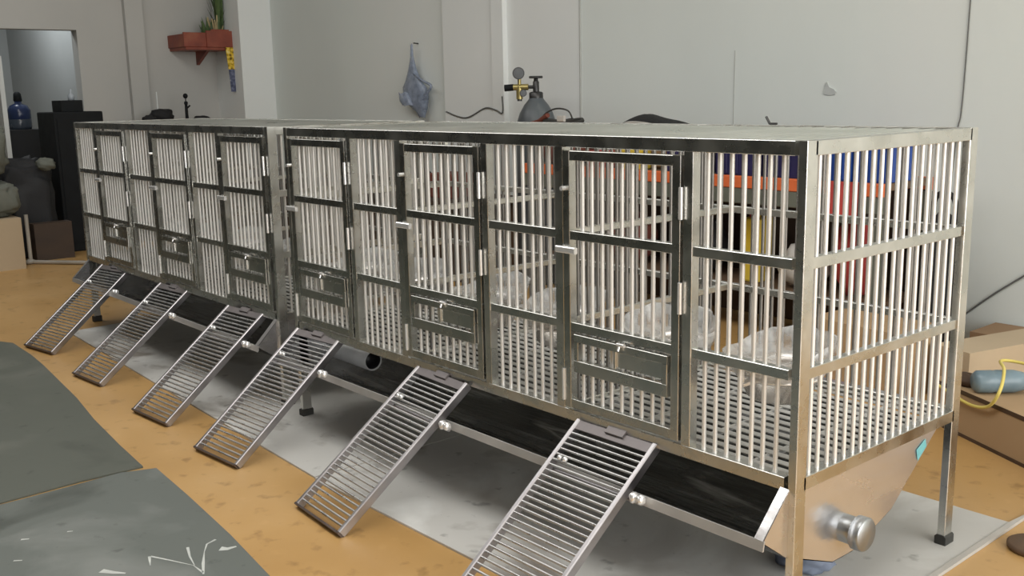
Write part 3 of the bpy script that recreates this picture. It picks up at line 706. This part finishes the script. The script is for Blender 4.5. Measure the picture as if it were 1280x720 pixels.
# small bits on the cage roof and wall
b = MB(); b.rod((-.49, .585, .903), (-.504, .59, .919), .003, 8); b.rod((-.49, .585, .9032), (-.47, .585, .9032), .0028, 8)
one('wire_scrap', 'short dark scrap of wire on the rear edge of the nearer cage roof', 'wire', b, 'darkmetal')
b = MB(); b.tube(spline([(-.815, WY - .004, 1.9), (-.823, WY - .004, 1.28), (-.826, WY - .004, 1.05), (-.831, WY - .004, .88), (-.842, WY - .004, .80), (-.86, WY - .004, .5)]), .0024, 6)
one('wall_cable', 'dark cable hanging down the wall near its right end', 'cord', b, 'cable')
b = MB(); b.tube(spline([(-.80, WY - .005, .10), (-.65, WY - .005, .235), (-.45, WY - .005, .39)]), .0035, 6)
one('wall_cable', 'dark cable running slantwise up the wall above the brown cartons', 'cord', b, 'cable')
b = MB(); b.tube(spline([(-3.95, WY - .034, .885), (-3.76, WY - .034, .85), (-3.58, WY - .034, .905), (-3.47, WY - .047, .895), (-3.41, WY - .047, .880), (-3.41, WY - .047, .97)]), .004, 6)
one('wall_cable', 'grey cable sagging along the wall between the blue bag and the gas cylinder', 'cable', b, 'cable')
b = MB(); b.prism([(-1.41, .955), (-1.385, .951), (-1.358, .954), (-1.352, .964), (-1.362, .975), (-1.385, .984), (-1.395, 1.005), (-1.402, 1.0), (-1.406, .98)], WY - .004, WY - .0005, 'y')
one('wall_smudge', 'small grey smudge on the blank wall above the right half of the nearer cage', 'stain', b, 'smudge')
# blue plastic bag hanging on the wall
bg = thing('plastic_bag', 'thin blue plastic bag hanging by one handle on the back wall', 'bag', (0, 0, 0))
def bagsurf(rows, yoff):
    b = MB(); n = 14; vs = []
    for k, (z_, xl, xr, dp) in enumerate(rows):
        for i in range(n):
            a = 2 * PI * i / n
            cx_, hw = (xl + xr) / 2, (xr - xl) / 2
            q = 1 + .18 * noise.noise(Vector((math.cos(a) * 2, math.sin(a) * 2, z_ * 14)))
            vs.append((cx_ + hw * math.cos(a) * q, yoff + dp * math.sin(a) * q, z_ + .02 * noise.noise(Vector((a, k, 3)))))
    m = len(rows)
    b.add(vs, [(k * n + i, k * n + (i + 1) % n, (k + 1) * n + (i + 1) % n, (k + 1) * n + i) for k in range(m - 1) for i in range(n)], True)
    return b
WB = WY - .05
rows = [(1.29, -4.27, -4.25, .006), (1.22, -4.275, -4.25, .010), (1.14, -4.30, -4.225, .016), (1.08, -4.335, -4.18, .024), (1.03, -4.36, -4.12, .03),
        (.98, -4.365, -4.115, .034), (.94, -4.34, -4.12, .034), (.90, -4.25, -4.13, .028), (.87, -4.215, -4.14, .02), (.85, -4.20, -4.15, .008)]
bagsurf(rows, WB).build('bag_body', 'bag', bg)
b = MB(); b.tube(spline([(-4.22, WB - .02, 1.12), (-4.14, WB - .02, 1.075), (-4.06, WB - .01, 1.04), (-4.09, WB - .015, 1.0), (-4.13, WB - .02, .96)]), .008, 6); b.build('loose_handle', 'bag', bg)
bagsurf([(1.00, -4.37, -4.27, .02), (.96, -4.36, -4.24, .03), (.925, -4.33, -4.22, .02)], WB - .03).build('bag_fold', 'bag', bg)
b = MB(); b.rod((-4.26, WY, 1.298), (-4.26, WB + .015, 1.30), .004, 6); one('wall_nail', 'nail holding the blue plastic bag on the wall', 'nail', b, 'darkmetal')

# ------------------------------------------------------------------ left wall: offering shelf with greenery
s = thing('offering_shelf', 'red-brown wooden offering shelf mounted on the far left wall', 'shelf', (WX, 1.63, 1.345))
b = MB(); b.box((0, 0, 0), (.30, .44, .022), .003); b.build('shelf_board', 'shrine', s)
b = MB(); b.box((.28, -.01, .022), (.30, .45, .125), .003); b.box((0, -.01, .022), (.28, .01, .115), .003); b.box((0, .43, .022), (.28, .45, .115), .003); b.build('shelf_sides', 'shrine', s)
b = MB(); b.box((.294, .16, .02), (.312, .456, .140), .003); b.box((.30, .20, .135), (.308, .34, .15), .003); b.build('front_ornament', 'shrine', s)
b = MB(); b.prism([(0, -.10), (0, 0), (.2, 0)], .20, .225, 'y'); b.build('bracket', 'shrine', s)
o = thing('offering_plant', 'green leaves and dry palm in the red-brown offering shelf', 'plant', (WX + .17, 1.96, 1.368))
random.seed(11)
b = MB()
for k in range(46):
    a = random.uniform(0, 2 * PI); hh = random.uniform(.12, .62); sp_ = .02 + .10 * hh * random.random()
    p0 = Vector((random.uniform(-.03, .03), random.uniform(-.03, .03), 0)); p1 = p0 + Vector((math.cos(a) * sp_, math.sin(a) * sp_, hh))
    w_ = random.uniform(.008, .020); sd = Vector((-math.sin(a), math.cos(a), 0)) * w_; mid = p0.lerp(p1, .6) + Vector((0, 0, .02))
    b.add([p0, mid + sd, p1 + Vector((math.cos(a) * .03, math.sin(a) * .03, -.01)), mid - sd], [(0, 1, 2, 3)])
b.build('leaves', 'leaf', o)
b = MB()
for k in range(16):
    a = random.uniform(0, 2 * PI); hh = random.uniform(.10, .24)
    p0 = Vector((0, -.02, 0)); p1 = Vector((math.cos(a) * .05, -.03 + math.sin(a) * .06, hh)); sd = Vector((0, .012, 0))
    b.add([p0 - sd, p0 + sd, p1 + sd * .4, p1 - sd * .4], [(0, 1, 2, 3)])
b.build('dry_palm', 'palm', o)
b = MB()
for k in range(30):
    a = random.uniform(0, 2 * PI); hh = random.uniform(.10, .24)
    p0 = Vector((0, -.08, 0)); p1 = p0 + Vector((math.cos(a) * .05, -.03 + math.sin(a) * .05, hh)); sd = Vector((.003, .010, 0))
    b.add([p0 - sd, p0.lerp(p1, .6) - sd, p1, p0.lerp(p1, .6) + sd], [(0, 1, 2, 3)])
b.build('side_leaves', 'leaf', o)
st = thing('foil_streamer', 'gold and grey foil streamer hanging below the offering shelf', 'decoration', (WX + .313, 1.93, 0))
b = MB(); b.prism([(0, 1.365), (.06, 1.365), (.066, 1.205), (.012, 1.205)], -.002, .002, 'x'); b.build('gold_part', 'gold', st)
b = MB(); b.prism([(.014, 1.205), (.062, 1.205), (.068, 1.04), (.022, 1.04)], -.002, .002, 'x'); b.build('grey_part', 'foilblue', st)

# side table with black odds and ends by the left wall
tb = thing('side_table', 'plain brown table against the left wall, hidden behind the far cage', 'table', (WX + .05, 1.18, 0))
b = MB(); b.box((0, 0, .80), (.42, .66, .83), .003); b.build('tabletop', 'wood', tb)
for x in (.02, .36):
    for y in (.02, .60):
        b = MB(); b.box((x, y, 0), (x + .04, y + .04, .80), .003); b.build('leg', 'wood', tb)
b = MB(); b.blob((WX + .27, 1.42, .875), (.07, .085, .052), .22, 2, 12, flat=.831); b.blob((WX + .27, 1.33, .855), (.06, .055, .03), .2, 2, 14, flat=.831)
one('crumpled_hat', 'black crumpled hat on the table by the left wall', 'cap', b, 'black')
t = thing('desk_microphone', 'thin black stand with a round head on the table by the left wall', 'stand', (WX + .29, 1.60, .831))
b = MB(); b.lathe([(0, 0), (.04, 0), (.04, .01), (.012, .016), (.010, .12), (.013, .125), (.013, .14), (.008, .145)], n=16); b.build('stem', 'blackpl', t)
b = MB(); b.lathe([(0, .165), (.012, .168), (.018, .183), (.013, .198), (0, .203)], n=16); b.rod((0, 0, .14), (0, 0, .17), .004); b.rod((0, 0, .09), (.0, .03, .115), .006); b.build('head', 'blackpl', t)
b = MB(); b.blob((WX + .29, 1.71, .848), (.05, .06, .022), .2, 2, 15, flat=.831); one('black_glove', 'flat black glove at the right end of the table by the left wall', 'glove', b, 'black')

# ------------------------------------------------------------------ left corner: dark cabinet, sacks, carton, pipe stand
c = thing('black_cabinet', 'tall black cabinet beside the left doorway', 'cabinet', (-6.40, .585, 0))
b = MB(); b.box((0, 0, 0), (.36, .32, .925)); b.build('cabinet_body', 'blackpl', c, bevel=.008)
b = MB(); b.box((.36, .02, .06), (.366, .30, .88)); b.build('cabinet_door', 'blackpl', c)
b = MB(); b.box((-6.30, .66, .925), (-6.10, .80, 1.0)); one('black_box', 'small black box on top of the tall black cabinet', 'box', b, 'blackpl', bevel=.004)
b = MB(); b.lathe([(0, 0), (.02, 0), (.022, .03), (.012, .045), (.008, .05), (.008, .075), (0, .078)], (-6.2, .76, 1.0), n=14); one('small_bottle', 'small pale bottle on the black box', 'bottle', b, 'paleplastic')
b = MB(); b.blob((-6.14, .36, .30), (.19, .18, .33), .16, 3.2, 21, 48, 36, flat=0.0, pw=.45); one('tarp_heap', 'dark tarp heap on the floor in front of the left doorway', 'tarp', b, 'tarp')
b = MB(); b.blob((-5.905, .47, .60), (.045, .06, .04), .3, 2.4, 25); one('grey_pouch', 'light grey pouch lying on the dark tarp heap', 'pouch', b, 'sack')
b = MB(); b.blob((-5.76, .04, .725), (.12, .16, .165), .16, 2.6, 31, 44, 30, pw=.55); one('grey_sack', 'upper grey-green sack on the carton pile at the left edge', 'sack', b, 'sack', 'grey-green sacks at the left edge')
b = MB(); b.blob((-5.74, .06, .415), (.14, .17, .105), .16, 2.6, 33, 44, 30, flat=.312, pw=.55); one('grey_sack', 'lower grey-green sack resting on the carton at the left edge', 'sack', b, 'sack', 'grey-green sacks at the left edge')
carton('carton', 'plain brown carton at the left edge below the grey-green sacks', (-5.98, -.30, 0), 0.0, .42, .50, .31, 'cardp', seam=False)
b = MB(); b.box((-5.90, .33, 0), (-5.80, .56, .235)); one('carton', 'dim brown carton in front of the tarp heap and black cabinet', 'box', b, 'brownpan')
p = thing('pipe_stand', 'pale pipe stand on the floor left of the far cage', 'stand', (0, 0, 0))
b = MB(); b.rod((-5.72, .27, .008), (-5.72, .27, .31), .012, 10); b.build('upright', 'pale_pipe', p)
b = MB(); b.rod((-5.74, .25, .014), (-5.40, .52, .014), .012, 10); b.build('base_bar', 'pale_pipe', p)
b = MB(); b.blob((-5.72, .265, .016), (.03, .03, .018), .2, 2, 2, 12, 8, flat=0); b.build('foot', 'pale_pipe', p)
# water bottle in the back room
sd = MB(); sd.box((-7.36, .54, 0), (-7.04, .84, .795)); one('dispenser_stand', 'dark stand carrying the blue water bottle in the back room', 'stand', sd, 'tarp')
w = thing('water_bottle', 'blue water bottle standing in the dim doorway at the left', 'bottle', (-7.2, .685, .796))
b = MB(); b.lathe([(0, 0), (.075, 0), (.08, .02), (.08, .07), (.078, .075)], n=20); b.build('lower_body', 'dimblue', w)
b = MB(); b.lathe([(.078, .075), (.08, .08), (.08, .14), (.06, .175), (.025, .19), (.025, .21), (0, .212)], n=20); b.build('upper_body', 'waterblue', w)
b = MB(); b.lathe([(.026, .205), (.03, .21), (.026, .26), (.012, .275), (0, .276)], n=14); b.build('cap', 'blackpl', w)

# on the boards under the nearer cage
b = MB(); b.blob((-.155, .27, .028), (.065, .05, .036), .25, 2, 41, 26, 16, flat=.006); one('blue_cloth', 'crumpled blue-grey cloth on the grey board behind the near front post', 'cloth', b, 'bluecloth')
b = MB(); b.lathe([(0, 0), (.05, 0), (.055, .005), (.055, .012), (.05, .015), (0, .012)], (.135, .70, 0), n=28); one('round_lid', 'dark round lid lying on the floor at the right edge', 'lid', b, 'wood')

# ------------------------------------------------------------------ light
def area(name, loc, rot, sx, sy, power, color):
    l = bpy.data.lights.new(name, 'AREA'); l.shape = 'RECTANGLE'; l.size = sx; l.size_y = sy; l.energy = power; l.color = color
    o = bpy.data.objects.new(name, l); COL.objects.link(o); o.location = loc; o.rotation_euler = rot
    return o
area('daylight_opening', (4.1, -.4, 1.6), (0, PI / 2, 0), 2.8, 5.2, 225, (1, .985, .95))
area('ceiling_lamp', (-.6, -.75, 3.15), (0, 0, 0), 3.2, 1.3, 64, (1, .99, .96))
area('ceiling_lamp', (-3.9, -.55, 3.15), (0, 0, 0), 3.2, 1.3, 38, (1, .98, .95))
area('back_room_lamp', (-7.5, .55, 2.3), (math.radians(40), 0, 0), .4, .3, 15, (.93, .98, 1))
wd = bpy.data.worlds.new('world'); sc.world = wd; wd.use_nodes = True
wd.node_tree.nodes['Background'].inputs['Color'].default_value = (.9, .95, 1, 1)
wd.node_tree.nodes['Background'].inputs['Strength'].default_value = .25
sc.view_settings.view_transform = 'Standard'
sc.view_settings.look = 'None'
sc.view_settings.exposure = 0.0
